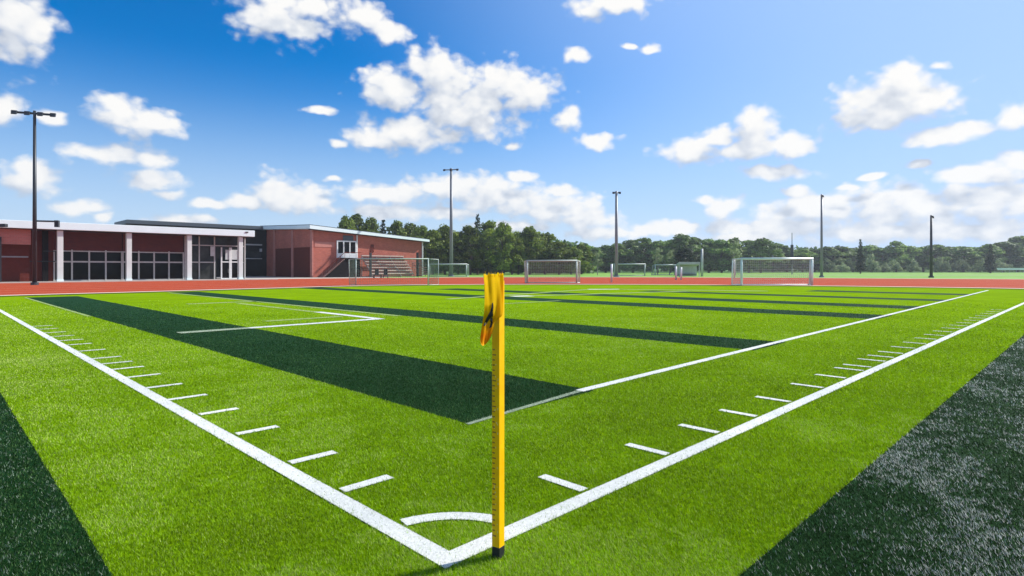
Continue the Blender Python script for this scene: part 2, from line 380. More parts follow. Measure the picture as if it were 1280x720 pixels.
# sun glare painted in as pale fibres, in patches of the right surround
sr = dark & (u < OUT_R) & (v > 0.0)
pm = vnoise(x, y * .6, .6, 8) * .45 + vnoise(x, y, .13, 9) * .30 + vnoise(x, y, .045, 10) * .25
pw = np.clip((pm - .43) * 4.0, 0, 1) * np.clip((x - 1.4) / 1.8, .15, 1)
glare_ = sr & (rng.random(NB) < .03 + pw * .50)
colr[glare_] = np.array([0.60, 0.62, 0.57]) * (0.4 + .8 * rng.random((glare_.sum(), 1)))
colr[white] = np.array(WHITE_G) * (0.9 + .2 * rnd[white, None])
colr[worn] = np.array([.30, .38, .24]) * (0.8 + .4 * rnd[worn, None])
hgt = (0.013 + 0.013 * rng.random(NB)) * (0.9 + 0.012 * dist); wid = 0.0032 * (np.maximum(dist, 3) / 3.0) ** 0.95 * (0.7 + .6 * rng.random(NB))
hgt[glare_] *= 1.15; wid[glare_] *= 1.2
hgt[white] *= .6; wid[white] *= 1.35
az = rng.random(NB) * 2 * np.pi; lean = hgt * (0.25 + 0.75 * rng.random(NB)); la = rng.normal(2.4, 1.1, NB)
def blade_mesh(sel, name, mat):
    n = sel.sum(); P = np.zeros((n, 3, 3), np.float32)
    cx, sx = np.cos(az[sel]) * wid[sel] / 2, np.sin(az[sel]) * wid[sel] / 2
    P[:, 0, 0] = x[sel] - cx; P[:, 0, 1] = y[sel] - sx; P[:, 1, 0] = x[sel] + cx; P[:, 1, 1] = y[sel] + sx
    P[:, 2, 0] = x[sel] + np.cos(la[sel]) * lean[sel]; P[:, 2, 1] = y[sel] + np.sin(la[sel]) * lean[sel]; P[:, 2, 2] = hgt[sel]
    P[:, :2, 2] = 0.001
    me = bpy.data.meshes.new(name); me.vertices.add(3 * n); me.vertices.foreach_set('co', P.ravel())
    me.loops.add(3 * n); me.loops.foreach_set('vertex_index', np.arange(3 * n, dtype=np.int32))
    me.polygons.add(n); me.polygons.foreach_set('loop_start', np.arange(0, 3 * n, 3, dtype=np.int32))
    me.update(calc_edges=True)
    a = me.attributes.new('dye', 'FLOAT_COLOR', 'POINT')
    cc = np.ones((n, 3, 4), np.float32); cc[:, :, :3] = colr[sel][:, None, :]; a.data.foreach_set('color', cc.ravel())
    me.materials.append(mat); o = bpy.data.objects.new(name, me); COL.objects.link(o); return o
mt, nt, b = new_mat('turf_fibre')
at = nt.nodes.new('ShaderNodeAttribute'); at.attribute_name = 'dye'; nt.links.new(at.outputs['Color'], b.inputs['Base Color'])
b.inputs['Roughness'].default_value = 0.5; b.inputs['Specular IOR Level'].default_value = 0.06
out = [q for q in nt.nodes if q.type == 'OUTPUT_MATERIAL'][0]
tr = nt.nodes.new('ShaderNodeBsdfTranslucent'); nt.links.new(at.outputs['Color'], tr.inputs[0])
ms = nt.nodes.new('ShaderNodeMixShader'); ms.inputs[0].default_value = 0.35
nt.links.new(b.outputs[0], ms.inputs[1]); nt.links.new(tr.outputs[0], ms.inputs[2]); nt.links.new(ms.outputs[0], out.inputs[0])
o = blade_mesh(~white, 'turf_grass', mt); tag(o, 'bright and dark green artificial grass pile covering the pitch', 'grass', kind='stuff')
o = blade_mesh(white, 'line_grass', mt); tag(o, 'white dyed grass pile along the corner lines', 'grass', kind='stuff')

# ------------------------------------------------------------------ corner flag
FY, FX = 3.268, -0.0763
fl = thing('corner_flag', 'yellow corner flag post with black foot and furled yellow cloth', 'corner flag', (FX, FY, 0))
PA = R(-33.7); PH = 0.0245
def pbox(mb, x0, x1, y0, y1, z0, z1):
    ca, sa = math.cos(PA), math.sin(PA)
    rot = lambda p: (p[0] * ca - p[1] * sa, p[0] * sa + p[1] * ca, p[2])
    mb.hexa([rot(p) for p in [(x0, y0, z0), (x1, y0, z0), (x1, y1, z0), (x0, y1, z0), (x0, y0, z1), (x1, y0, z1), (x1, y1, z1), (x0, y1, z1)]])
mp0 = MB(); pbox(mp0, -PH, PH, -PH, PH, 0.062, 1.53)
m = MB(); pbox(m, -PH - .0008, PH + .0008, -PH - .0008, PH + .0008, -.02, 0.062); pole_base = m.build('foot', 'rubber', fl, bevel=.003)
m = MB(); z = 0.12; k = 0
while z < 1.15:
    ln = .024 if k % 5 == 0 else .016
    pbox(m, -PH + .003, -PH + .003 + ln, -PH - .0012, -PH + .001, z, z + .0075); z += .0285; k += 1
mp1 = m
m = MB(); rs = random.Random(3)
for _ in range(26):
    zz = rs.uniform(.1, 1.1); xx = rs.uniform(-PH + .012, PH - .01); w = rs.uniform(.002, .006); hh = rs.uniform(.003, .012)
    pbox(m, xx, xx + w, -PH - .0009, -PH + .001, zz, zz + hh)
multi('pole', ((mp0, 'yellow'), (mp1, 'yellow_mark'), (m, 'yellow_scuff')), fl)
# furled cloth: stacked loops round the pole, drifting left into a hanging tail
PXM = FY / F
def fz(py): return wz(py, FY)
def fx(px): return (px - CX) * PXM - FX
rows = []   # (py, left px, right px)
prof = [(344, 606.2, 629.6), (347, 606.2, 629.8), (352, 606.8, 629.7), (360, 607.2, 629.6), (370, 607.4, 629.6), (380, 607.2, 629.4), (388, 606.6, 629.0), (394, 605.6, 628.0), (398, 604.8, 622.5), (403, 604.0, 618.6), (409, 603.0, 617.2), (415, 602.2, 615.6), (420, 601.7, 613.8), (424, 601.8, 611.6), (427, 602.8, 609.6), (429, 604.8, 607.6)]
def interp(py):
    for (a, b) in zip(prof, prof[1:]):
        if a[0] <= py <= b[0]:
            t = (py - a[0]) / (b[0] - a[0]); return a[1] + (b[1] - a[1]) * t, a[2] + (b[2] - a[2]) * t
    return prof[-1][1:]
NR, NS = 46, 36
def front_y(s, py):     # s 0 left .. 1 right; front skin depth relative to pole axis
    k = min(1, max(0, (400 - py) / 20))
    base = -(0.034 + 0.125 * (1 - s) ** 1.15 * (0.55 + .45 * k))
    fold = 0.006 * math.sin(s * 11 + py * .035) + 0.004 * math.sin(s * 19 - py * .06) + .007 * math.sin(py * .10 + 2 * s) * (1 - s) 
    return base + fold * (.4 + .6 * math.sin(math.pi * s) ** .5) - .012 * (1 - k)
cv, cf = [], []
for i in range(NR):
    py = 344 + (429 - 344) * i / (NR - 1); l, r = interp(py); k = min(1, max(0, (402 - py) / 14))
    for j in range(NS):
        t = j / NS
        if t < .5: s = t * 2; front = True
        else: s = 2 - t * 2; front = False
        ss = 0.5 - 0.5 * math.cos(math.pi * s); X = fx(l + (r - l) * ss)
        yf = front_y(ss, py); edge = math.sin(math.pi * ss) ** .5
        yb = max(yf + 0.003 + .010 * edge, (.036 * k - .2 * (1 - k)) if ss > .5 else -9) if ss < .97 else yf + .002 + .03 * k * (1 - ss) / .03
        if .36 < ss <= .5 and not front: yb = yf + .013 + (.036 - yf - .013) * k * (ss - .36) / .14
        mid = (yf + .5 * .004)
        Y = yf if front else yb
        Z = fz(py)
        if i == 0: Z += rs.uniform(-.004, .018)
        cv.append((X, Y, Z))
for i in range(NR - 1):
    for j in range(NS): cf.append((i * NS + j, (i + 1) * NS + j, (i + 1) * NS + (j + 1) % NS, i * NS + (j + 1) % NS))
m = MB(); m.v = cv; m.f = cf + [tuple((NR - 1) * NS + j for j in range(NS))]
clm = m
m = MB()
for k in range(22):           # frayed threads on the top hem
    px = 607 + 22 * rs.random(); X = fx(px); Yy = front_y((px - 606) / 24, 346) + rs.random() * .012
    m.tube((X, Yy, fz(346)), (X + rs.uniform(-.006, .006), Yy, fz(346) + rs.uniform(.008, .030)), .0022, .0006, 5)
clm.f += [tuple(q + len(clm.v) for q in f) for f in m.f]; clm.v += m.v; cl = clm.build('flag_cloth', 'flag', fl, smooth=True)
def patch(pts, name):
    m = MB()
    l = [(fx(px), front_y((px - interp(py)[0]) / (interp(py)[1] - interp(py)[0]), py) - .0035, fz(py)) for px, py in pts]
    return l
m = MB()
stroke = [((616.6, 377), 1.2), ((616.4, 382), 2.2), ((615.4, 387), 3.2), ((613.2, 392), 4.2), ((610.6, 397), 4.4), ((608.2, 401.5), 3.4), ((606.2, 405), 1.6)]
leg2 = [((615.8, 386), 1.2), ((616.0, 392), 2.4), ((614.6, 397), 3.0), ((615.2, 402), 2.6), ((613.8, 407), 2.4), ((612.6, 408.5), 1.2)]
for sk in (stroke, leg2):
    for (a, wa), (b_, wb) in zip(sk, sk[1:]):
        q = patch([(a[0] - wa / 2, a[1]), (b_[0] - wb / 2, b_[1]), (b_[0] + wb / 2, b_[1]), (a[0] + wa / 2, a[1])], '')
        if sk is leg2: q = [(p[0], p[1] - .0012, p[2]) for p in q]
        m.quad(*q)
m.build('black_emblem', 'rubber', cl)

# ------------------------------------------------------------------ pavilion (white flat roof on columns)
PV = gp(75, 335 + H * F / 66.0); PV = (wx(75, 66.0), 66.0)
pv = thing('sports_pavilion', 'long low pavilion with white flat roof on pale columns and dark glazing', 'building', (PV[0], PV[1], 0), ANG)
m = MB(); m.box(-22, 21.25, -.55, 15, 5.87, 6.70); roof = m.build('roof', 'white', pv, bevel=.03)
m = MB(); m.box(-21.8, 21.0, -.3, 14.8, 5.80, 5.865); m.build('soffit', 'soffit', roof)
m = MB(); m.box(20.0, 20.35, -.62, -.553, 6.38, 6.52); m.build('roof_lamp', 'dark', roof)
m = MB(); m.box(-22, 24, -1.6, 15, -.01, .10); m.build('plinth', 'paving', pv)
colx = [0, 6.6, 13.2, 19.55]
for cx in colx:
    m = MB(); m.box(cx - .27, cx + .27, -.2, .34, .10, 5.80); c_ = m.build('column', 'col_white', pv, bevel=.02)
    m = MB(); m.box(cx - .31, cx + .31, -.24, .38, .10, .32); m.build('column_base', 'white', c_)
SB = 2.0
def bay(x0, x1, nm):
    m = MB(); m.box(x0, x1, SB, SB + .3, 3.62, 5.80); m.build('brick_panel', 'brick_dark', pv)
    m = MB()
    m.box(x0, x1, SB - .04, SB + .10, 3.50, 3.62); m.box(x0, x1, SB - .05, SB + .09, 2.25, 2.42); m.box(x0, x1, SB - .03, SB + .1, .10, .22)
    for k in range(nm + 2):
        xx = x0 + (x1 - x0) * k / (nm + 1); m.box(xx - .075, xx + .075, SB - .08, SB + .08, .10, 3.72 if k % 2 else 3.64)
    w = m.build('window', 'frame', pv)
    m = MB(); m.box(x0, x1, SB + .11, SB + .14, .10, 3.5); m.build('pane', 'glass', w)
bay(.33 - .6, 6.6 - .9 + .6, 3); bay(6.6 - .2, 13.2 - .1, 3)
# entrance hall glazing
m = MB()
for xx in (13.3, 15.0, 16.9): m.box(xx - .07, xx + .07, SB - .08, SB + .08, .10, 5.8)
m.box(13.3, 17, SB - .05, SB + .05, 2.30, 2.44); m.box(13.3, 20.9, SB - .05, SB + .06, 4.55, 4.68)
m.box(20.8, 20.95, SB - .08, SB + .08, .10, 5.8); m.box(20.8, 20.94, SB + .08, 8, 2.3, 2.42); m.box(20.8, 20.94, 4.6, 4.75, .1, 5.8)
w = m.build('hall_window', 'frame', pv)
m = MB(); m.box(13.3, 17.2, SB + .10, SB + .13, .10, 5.8); m.box(17.2, 20.8, SB + .10, SB + .13, 3.75, 5.8); m.box(20.84, 20.87, SB + .14, 8, .1, 5.8); m.build('pane', 'glass_hall', w)
m = MB(); m.box(16.35, 16.85, SB - .16, SB - .10, 3.2, 4.5); m.build('wall_sign', 'panel_pale', pv)
m = MB(); m.box(18.3, 19.9, SB - .02, SB + .05, 2.75, 4.1); m.build('blind_panel', 'panel_pale', pv)
for k in range(2):
    x0 = 17.7 + k * 1.25; m = MB()
    m.box(x0, x0 + .16, SB - .1, SB + .06, .10, 4.4); m.box(x0 + 1.08, x0 + 1.24, SB - .1, SB + .06, .10, 4.4 - .3 * k); m.box(x0 + .16, x0 + 1.08, SB - .09, SB + .05, 2.35, 2.5); m.box(x0 + .16, x0 + 1.08, SB - .09, SB + .05, .10, .24)
    d = m.build('door', 'frame_white', pv)
    m = MB(); m.box(x0 + .16, x0 + 1.08, SB + .062, SB + .08, .10, 2.6); m.build('door_glass', 'glass', d)
    m = MB(); m.box(x0 + .9, x0 + .95, SB - .16, SB - .10, .95, 1.5); m.build('handle', 'steel', d)
# back and end walls
m = MB(); m.box(-21, 20.7, 13, 13.3, .1, 5.8); m.box(13.0, 13.2, SB + .3, 13, .1, 5.8); m.build('rear_wall', 'charcoal', pv)
# left end: brick front flush with the columns, dark opening under it
m = MB(); m.box(-22, -2.5, .35, .7, 4.15, 5.80); m.box(-22, -14, .35, .7, .1, 4.15); m.build('brick_front', 'brick_pink', pv)
m = MB(); m.box(-14, -2.5, 1.6, 1.7, .1, 4.15); m.box(-2.5, -.3, SB, SB + .2, .1, 5.8); sh = m.build('shutter', 'maroon_door', pv)
m = MB(); m.box(-7.4, -2.6, 1.55, 1.598, 2.75, 2.9); m.build('shutter_rail', 'steel', sh)
m = MB(); m.box(-5.25, -4.95, .1, .34, .1, 4.9); m.build('door_post', 'dark', pv)
m = MB(); m.box(-1.35, -.85, SB - .5, SB - .01, .1, 5.8); m.build('pier', 'charcoal', pv)
m = MB(); m.tube((-2.3, .25, .1), (-2.3, .25, 5.8), .09); m.build('downpipe', 'steel', pv)
m = MB(); m.box(-2.5, .2, 1.3, 1.36, 2.30, 2.40); m.build('rail', 'dark', pv); m = MB(); m.box(-1.3, .2, 1.3, 1.36, 3.45, 3.55); m.build('rail', 'dark', pv)

# ------------------------------------------------------------------ dark-roofed link block
lk = thing('link_building', 'dark flat roofed link block between the pavilion and the brick hall', 'building', (wx(257, 105), 105, 0), ANG)
m = MB(); m.box(-12, 12.3, 0, 9, 8.9, 9.55); m.build('roof', 'darkroof', lk, bevel=.03)
m = MB(); m.box(-12, 12.5, 1.2, 8.8, 0, 8.9); m.build('wall', 'charcoal', lk)
m = MB(); m.box(4.5, 10.4, 1.0, 1.18, 5.9, 6.15); m.box(4.5, 4.7, 1.0, 1.18, 3.45, 5.9); m.box(4.5, 10.4, 1.0, 1.18, 3.3, 3.45); w = m.build('window', 'frame', lk)
m = MB(); m.box(4.6, 10.3, 1.1, 1.17, 3.45, 4.8); m.build('pane', 'glass_hall', w)
m = MB(); m.box(9.9, 10.3, .8, 1.0, 4.7, 5.3); m.build('wall_lamp', 'panel_pale', lk)

# ------------------------------------------------------------------ brick hall with the sloping roof
BH = (wx(391, 100), 100)
bh = thing('brick_hall', 'red brick sports hall with pale edged roof sloping down to the right', 'building', (BH[0], BH[1], 0), ANG)
L_, W_ = 22.8, 19.0
def rh(t, s): return 8.15 - .058 * t + .040 * s
def wallp(mb, x0, y0, x1, y1, z0, off=0.0, zt=None):
    pass
m = MB()
m.hexa([(0, 0, 0), (L_, 0, 0), (L_, W_, 0), (0, W_, 0), (0, 0, rh(0, 0)), (L_, 0, rh(L_, 0)), (L_, W_, rh(L_, W_)), (0, W_, rh(0, W_))]); m.build('wall', 'brick', bh)
m = MB(); e = 1.0
def rp(t, s, dz): return (t, s, rh(t, s) + dz)
m.hexa([rp(-e, -e, .02), rp(L_ + e, -e, .02), rp(L_ + e, W_ + e, .02), rp(-e, W_ + e, .02), rp(-e, -e, .62), rp(L_ + e, -e, .45), rp(L_ + e, W_ + e, .45), rp(-e, W_ + e, .62)]); rf = m.build('roof', 'white', bh)
m = MB(); e2 = .92
m.hexa([rp(-e2, -e2, .625), rp(L_ + e2, -e2, .455), rp(L_ + e2, W_ + e2, .455), rp(-e2, W_ + e2, .625), rp(-e2, -e2, .74), rp(L_ + e2, -e2, .56), rp(L_ + e2, W_ + e2, .56), rp(-e2, W_ + e2, .74)]); m.build('roof_sheet', 'darkroof', rf)
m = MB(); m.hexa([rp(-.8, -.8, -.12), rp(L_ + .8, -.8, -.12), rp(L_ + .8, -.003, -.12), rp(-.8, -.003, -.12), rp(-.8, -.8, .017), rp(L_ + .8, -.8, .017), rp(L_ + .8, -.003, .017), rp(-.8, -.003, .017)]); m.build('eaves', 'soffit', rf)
for s in (0, 7.3, 15.0):
    m = MB(); m.box(-.22, -.003, s - .2 if s else -.2, s + .55, 0, rh(0, s) - .02); m.build('pilaster', 'brick_pink', bh)
for s0, s1 in ((.7, 7.1), (8.0, 14.8)):
    m = MB(); m.box(-.06, -.004, s0, s1, 0, 5.2); m.build('cladding_panel', 'maroon_door', bh)
m = MB(); m.box(.3, 4.0, -.05, -.004, 5.2, 6.1); m.build('brick_band', 'brick_pink', bh)
# landing window
m = MB()
for xx in (4.4, 5.6, 6.8, 8.0): m.box(xx - .09, xx + .09, -.35, -.02, 3.4, 6.4)
m.box(4.4, 8.0, -.34, -.03, 3.4, 4.2); m.box(4.4, 8.0, -.34, -.03, 6.2, 6.42); w = m.build('window', 'frame_white', bh)
m = MB(); m.box(4.5, 7.9, -.2, -.15, 4.2, 6.2); m.build('pane', 'glass', w)
m = MB(); m.box(5.6, 7.6, -.10, -.006, 6.45, 7.35); m.build('vent_panel', 'darkroof', bh)
m = MB(); m.box(11.2, 11.8, -.12, -.003, 4.5, 5.9); m.build('wall_vent', 'maroon_door', bh)
m = MB(); m.tube((L_ - .1, -.15, 0), (L_ - .1, -.15, rh(L_, 0)), .14); m.build('downpipe', 'frame_white', bh)
m = MB(); m.tube((8.3, -.15, 0), (8.3, -.15, rh(8, 0) - .2), .12); m.build('downpipe', 'frame_white', bh)
m = MB(); m.box(5.0, 8.0, -.09, -.004, 0, 3.3); m.build('door', 'charcoal', bh)
# outside stair
st = thing('outside_stair', 'dark outdoor staircase climbing to the white framed landing window', 'staircase', (BH[0], BH[1], 0), ANG)
m = MB(); NSP = 16
for k in range(NSP): m.box(.9 + k * .25, .9 + (k + 1) * .25, -1.9, -.5, .02 + k * .2, .2 + k * .2)
m.build('steps', 'plank_dark', st)
m = MB(); m.hexa([(1.2, -1.8, 0), (8.0, -1.8, 0), (8.0, -.6, 0), (1.2, -.6, 0), (1.2, -1.8, .02), (8.0, -1.8, .0201), (8.0, -.6, .0201), (1.2, -.6, .02)])
m.poly([(1.2, -1.92, 0), (4.9, -1.92, 0), (4.9, -1.92, 3.0), ]); m.box(4.9, 8.1, -1.9, -.5, 3.1, 3.3); m.box(4.9, 8.0, -1.7, -1.6, 0, 3.1); m.build('flank_panel', 'charcoal', st)
m = MB(); m.tube((.9, -1.95, 1.1), (4.9, -1.95, 4.3), .05); m.tube((4.9, -1.95, 4.3), (8.1, -1.95, 4.3), .05)
for k in range(6): m.tube((.9 + k * .8, -1.95, .1 + k * .64), (.9 + k * .8, -1.95, 1.1 + k * .64), .035)
m.build('handrail', 'maroon_door', st)

# bleachers
bl_ = thing('bleacher_stand', 'tiered bleacher with pale planks against the sunlit brick hall wall', 'bleacher', (BH[0], BH[1], 0), ANG)
for k in range(7):
    y1 = -.9 - (6 - k) * .55; z = .55 + k * .53
    m = MB(); m.box(8.7, 17.6, y1 - .30, y1, z, z + .16); m.build('seat_plank', 'plank', bl_)
    m = MB(); m.box(8.75, 17.55, y1 - .02, y1 + .02, z - .5, z - .02); m.build('riser', 'brick_pink', bl_)
for xx in (8.8, 11.7, 14.6, 17.5):
    m = MB(); m.tube((xx, -4.8, .1), (xx, -.9, 3.7), .05); m.tube((xx, -.9, 0), (xx, -.9, 3.7), .05); m.tube((xx, -4.8, .05), (xx, -.9, .05), .05); m.build('frame', 'steel', bl_)
for xx, hh in ((8.2, 4.2), (18.1, 4.5)):
    m = MB(); m.box(xx - .16, xx + .16, -5.0, -4.7, 0, hh)
    tag(m.build('post', 'dark'), '', 'post')
    o = bpy.data.objects[-1] if False else [q for q in COL.objects if q.name.startswith('post')][-1]
    o.location = (BH[0], BH[1], 0); o.rotation_euler = (0, 0, ANG)
    o['label'] = 'dark square post at the stair end of the pale bleacher' if xx < 10 else 'dark square post at the far right end of the pale bleacher'
    o['group'] = 'dark posts at the bleacher ends'
b2 = thing('low_stand', 'low dark railed stand beside the pale bleacher at the hall corner', 'bleacher', (BH[0], BH[1], 0), ANG)
for k in range(4):
    m = MB(); y1 = -1.4 - (3 - k) * .6; m.box(19.4, 22.6, y1 - .3, y1, .4 + k * .42, .5 + k * .42); m.build('seat_plank', 'plank_dark', b2)
m = MB()
for xx in (19.5, 21.0, 22.5): m.tube((xx, -3.4, 0), (xx, -3.4, 1.2), .04); m.tube((xx, -1.3, 0), (xx, -1.3, 2.6), .04)
m.tube((19.5, -3.4, 1.2), (19.5, -1.3, 2.6), .04); m.tube((21.0, -3.4, 1.2), (21.0, -1.3, 2.6), .04); m.tube((22.5, -3.4, 1.2), (22.5, -1.3, 2.6), .04); m.tube((19.5, -1.3, 2.6), (22.5, -1.3, 2.6), .05); m.tube((19.5, -1.3, 2.1), (22.5, -1.3, 2.1), .04); m.build('rail', 'dark', b2)
# two black chairs in front of the bleacher
for i, px in enumerate((471.5, 482)):
    Y = 94.0
    ch = thing('chair', ['wider black chair before the bleacher, nearer the stair', 'narrower black chair before the bleacher, nearer the hall corner'][i], 'chair', (wx(px, Y), Y, 0), [.5, .2][i], 'black chairs before the bleacher')
    w = [.62, .42][i]
    m = MB(); m.box(-w, w, -.45, .25, .42, .54); m.build('seat', 'dark', ch, bevel=.02)
    m = MB(); m.box(-.32, .32, .18, .27, .54, 1.45); m.build('backrest', 'dark', ch, bevel=.02)
    for sx in (-1, 1):
        for yy in (-.4, .2):
            m = MB(); m.tube((sx * (w - .06), yy, 0), (sx * (w - .06), yy, .42), .06); m.build('leg', 'dark', ch)

# ------------------------------------------------------------------ floodlight poles
def flood(px, Y, ptop, rbase, mat, bar, heads, rz, label, lower=None):
    t = thing('floodlight_pole', label, 'floodlight', (wx(px, Y), Y, 0), rz, 'floodlight poles round the field')
    z = wz(ptop, Y)
    m = MB(); m.tube((0, 0, 0), (0, 0, z), rbase, rbase * .62, 12); m.build('pole', mat, t, smooth=True)
    m = MB(); m.tube((0, 0, -.02), (0, 0, .25), rbase * 1.7, rbase * 1.6, 12); m.build('footing', mat, t)
    m = MB(); m.box(-bar / 2, bar / 2, -.08, .08, z - .35, z - .17); m.build('crossbar', mat, t)
    for k in range(heads):
        xx = -bar / 2 + bar * k / (heads - 1) if heads > 1 else 0
        m = MB(); a = .34
        m.hexa([(xx - .2, -.40, z - .55), (xx + .2, -.40, z - .55), (xx + .2, -.12, z - .46), (xx - .2, -.12, z - .46), (xx - .23, -.28, z - .14), (xx + .23, -.28, z - .14), (xx + .17, .1, z - .09), (xx - .17, .1, z - .09)])
        m.build('lamp_head', 'steel_dark', t, bevel=.03)
    if lower:
        zz, ln = lower; sg = 1 if ln > 0 else -1
        m = MB(); m.box(min(0, ln), max(0, ln), -.05, .05, zz - .09, zz + .06); ar = m.build('side_arm', mat, t)
        m = MB(); m.box(ln - .16, ln + .16, -.2, .2, zz - .55, zz + .08); m.build('side_lamp', 'steel_dark', ar)
    return t
flood(43.3, 55.5, 138.5, .19, 'steel_dark', 3.0, 4, R(20), 'tall black floodlight pole in front of the pavilion, with a lower side arm', (wz(276, 55.5), 1.75))
flood(564, 112, 210.5, .36, 'pole_mid', 2.6, 3, R(-12), 'tall grey floodlight pole rising between the brick hall and the flag')
flood(770.5, 106, 239, .33, 'pole_mid', 1.1, 2, R(0), 'grey floodlight pole with twin lamps, beside the mid field goal')
flood(1027, 103, 243, .24, 'pole_mid', .5, 1, R(60), 'slender grey floodlight pole beside the white goal nearest the right')
flood(1164, 99, 269, .24, 'steel_dark', .4, 1, R(70), 'thin dark floodlight pole right of every goal, beyond the track')
# street lamp reaching in at the left edge
t = thing('street_lamp', 'dark lamp arm reaching over the pavilion roof at the picture edge', 'street lamp', (wx(-26, 58), 58, 0), 0)
z = wz(281, 58)
m = MB(); m.tube((0, 0, 0), (0, 0, z), .11, .08); m.build('pole', 'steel_dark', t)
m = MB(); m.box(0, 2.2, -.06, .06, z - .08, z + .06); m.build('arm', 'steel_dark', t)
m = MB(); m.box(2.0, 2.7, -.18, .18, z - .22, z + .10); m.build('lamp_head', 'steel_dark', t, bevel=.04)
# mast with a thick dark sleeve behind the right goal
Y = 150.0
t = thing('mast', 'slim dark mast with thick sleeve standing behind the right goal', 'mast', (wx(990, Y), Y, 0))
m = MB(); m.tube((0, 0, 0), (0, 0, wz(291, Y)), .16, .08); m.build('pole', 'pole_mid', t)
m = MB(); m.tube((0, 0, 2.4), (0, 0, wz(306, Y)), .42, .36); m.build('sleeve', 'steel_dark', t)

# ------------------------------------------------------------------ goals
def goal(cx, Y, w, hgt, rz, label, mat, netmat, r=.07, depth=2.0, flare=.35, cell=.16, top=.7):
    t = thing('football_goal', label, 'goal', (cx, Y, 0), rz, 'football goals')
    for s in (-1, 1):
        m = MB(); m.tube((s * w / 2, 0, 0), (s * w / 2, 0, hgt), r); m.build('goalpost', mat, t, smooth=True)
    m = MB(); m.tube((-w / 2 - r, 0, hgt), (w / 2 + r, 0, hgt), r); m.build('crossbar', mat, t, smooth=True)
    m = MB(); B = w / 2 + flare
    for s in (-1, 1):
        m.tube((s * w / 2, 0, hgt), (s * B, top, hgt - .05), r * .55); m.tube((s * B, top, hgt - .05), (s * B, depth, .05), r * .55); m.tube((s * w / 2, 0, .05), (s * B, depth, .05), r * .5)
    m.tube((-B, depth, .05), (B, depth, .05), r * .55); m.build('rear_frame', mat, t, smooth=True)
    m = MB(); cw = .009
    def net(p00, p10, p11, p01, nu, nv):
        p00, p10, p11, p01 = map(Vector, (p00, p10, p11, p01))
        nrm = (p10 - p00).cross(p01 - p00).normalized()
        for i in range(nu + 1):
            a = p00.lerp(p10, i / nu); b_ = p01.lerp(p11, i / nu); m.tube(a, b_, cw, n=3, caps=False)
        for j in range(nv + 1):
            a = p00.lerp(p01, j / nv); b_ = p10.lerp(p11, j / nv); m.tube(a, b_, cw, n=3, caps=False)
    hb = hgt - .05; n1 = int(w / cell)
    net((-B, depth, .06), (B, depth, .06), (B, top, hb), (-B, top, hb), n1, int(hgt / cell))
    net((-w / 2, 0, hgt), (w / 2, 0, hgt), (B, top, hb), (-B, top, hb), n1, 5)
    for s in (-1, 1): net((s * w / 2, .02, .06), (s * B, depth, .06), (s * B, top, hb), (s * w / 2, .02, hgt), 12, int(hgt / cell))
    m.build('net', netmat, t); return t
Y = 53.6
goal((wx(927, Y) + wx(1015, Y)) / 2, Y, wx(1015, Y) - wx(927, Y), 2.44, 0, 'white football goal at right, largest and brightest, netted before the far trees', 'goal', 'net', .105, flare=.40, depth=1.3, top=1.1)
g = goal((wx(445.5, Y) + wx(535, Y)) / 2, Y, wx(535, Y) - wx(445.5, Y), 2.44, R(3), 'white football goal before the bleacher, dark green net on its side', 'goal_mid', 'net_green', .048, flare=.85, depth=1.2, top=1.0)
Y = 61.5
goal((wx(659, Y) + wx(720.5, Y)) / 2, Y, wx(720.5, Y) - wx(659, Y), 2.36, R(-6), 'grey white football goal just right of the corner flag, before dense trees', 'goal_mid', 'net_grey', .085, depth=1.6)
Y = 110
goal((wx(537, Y) + wx(583, Y)) / 2, Y, wx(583, Y) - wx(537, Y), 2.3, R(2), 'distant grey goal beyond the track at the brick hall corner', 'goal_far', 'net_green', .13)
Y = 121
goal((wx(768, Y) + wx(806, Y)) / 2, Y, wx(806, Y) - wx(768, Y), 2.4, 0, 'distant grey goal beyond the track right of the twin lamp pole', 'goal_far', 'net_green', .12)
Y = 132
goal((wx(819, Y) + wx(844, Y)) / 2, Y, wx(844, Y) - wx(819, Y), 2.3, 0, 'distant small grey goal left of the team shelter', 'goal_far', 'net_green', .13)
# white posts on the track edge
for px, py0, py1, lab in ((764.5, 353, 330, 'short white post on the track between the two middle goals'), (845, 350, 333, 'short white post left of a pair before the shelter'), (851.5, 350, 334, 'short white post right of a pair before the shelter'), (918, 348, 324, 'pale thin post just left of the white goal')):
    Y = H * F / (py0 - HY); m = MB(); m.tube((0, 0, 0), (0, 0, wz(py1, Y)), .12, .11); o = m.build('post', 'goal', smooth=True); o.location = (wx(px, Y), Y, 0)
    tag(o, lab, 'post', 'white posts by the track')
# shelter with black screen and white pole
Y = 112
m = MB(); m.tube((0, 0, 0), (0, 0, wz(311, Y)), .24, .2); o = m.build('post', 'goal_far', smooth=True); o.location = (wx(877.5, Y), Y, 0); tag(o, 'tall pale pole just right of the team shelter', 'pole')
Y = 108
t = thing('team_shelter', 'low pale roofed team shelter between the white post pair and the tall pale pole', 'shelter', (wx(860, Y), Y, 0))
m = MB(); m.hexa([(-1.9, -.9, 2.25), (1.9, -.9, 2.25), (1.9, .9, 2.0), (-1.9, .9, 2.0), (-1.9, -.9, 2.7), (1.9, -.9, 2.7), (1.9, .9, 2.3), (-1.9, .9, 2.3)]); m.build('roof', 'goal_far', t)
m = MB(); m.box(-1.85, 1.85, .8, .86, .1, 2.0); m.build('back_panel', 'goal_far', t)
m = MB(); m.box(-1.6, 1.6, .2, .7, .4, .5); m.build('bench', 'dark', t)
for s in (-1, 1): m = MB(); m.tube((s * 1.8, -.8, 0), (s * 1.8, -.8, 2.25), .08); m.build('post', 'goal_far', t)
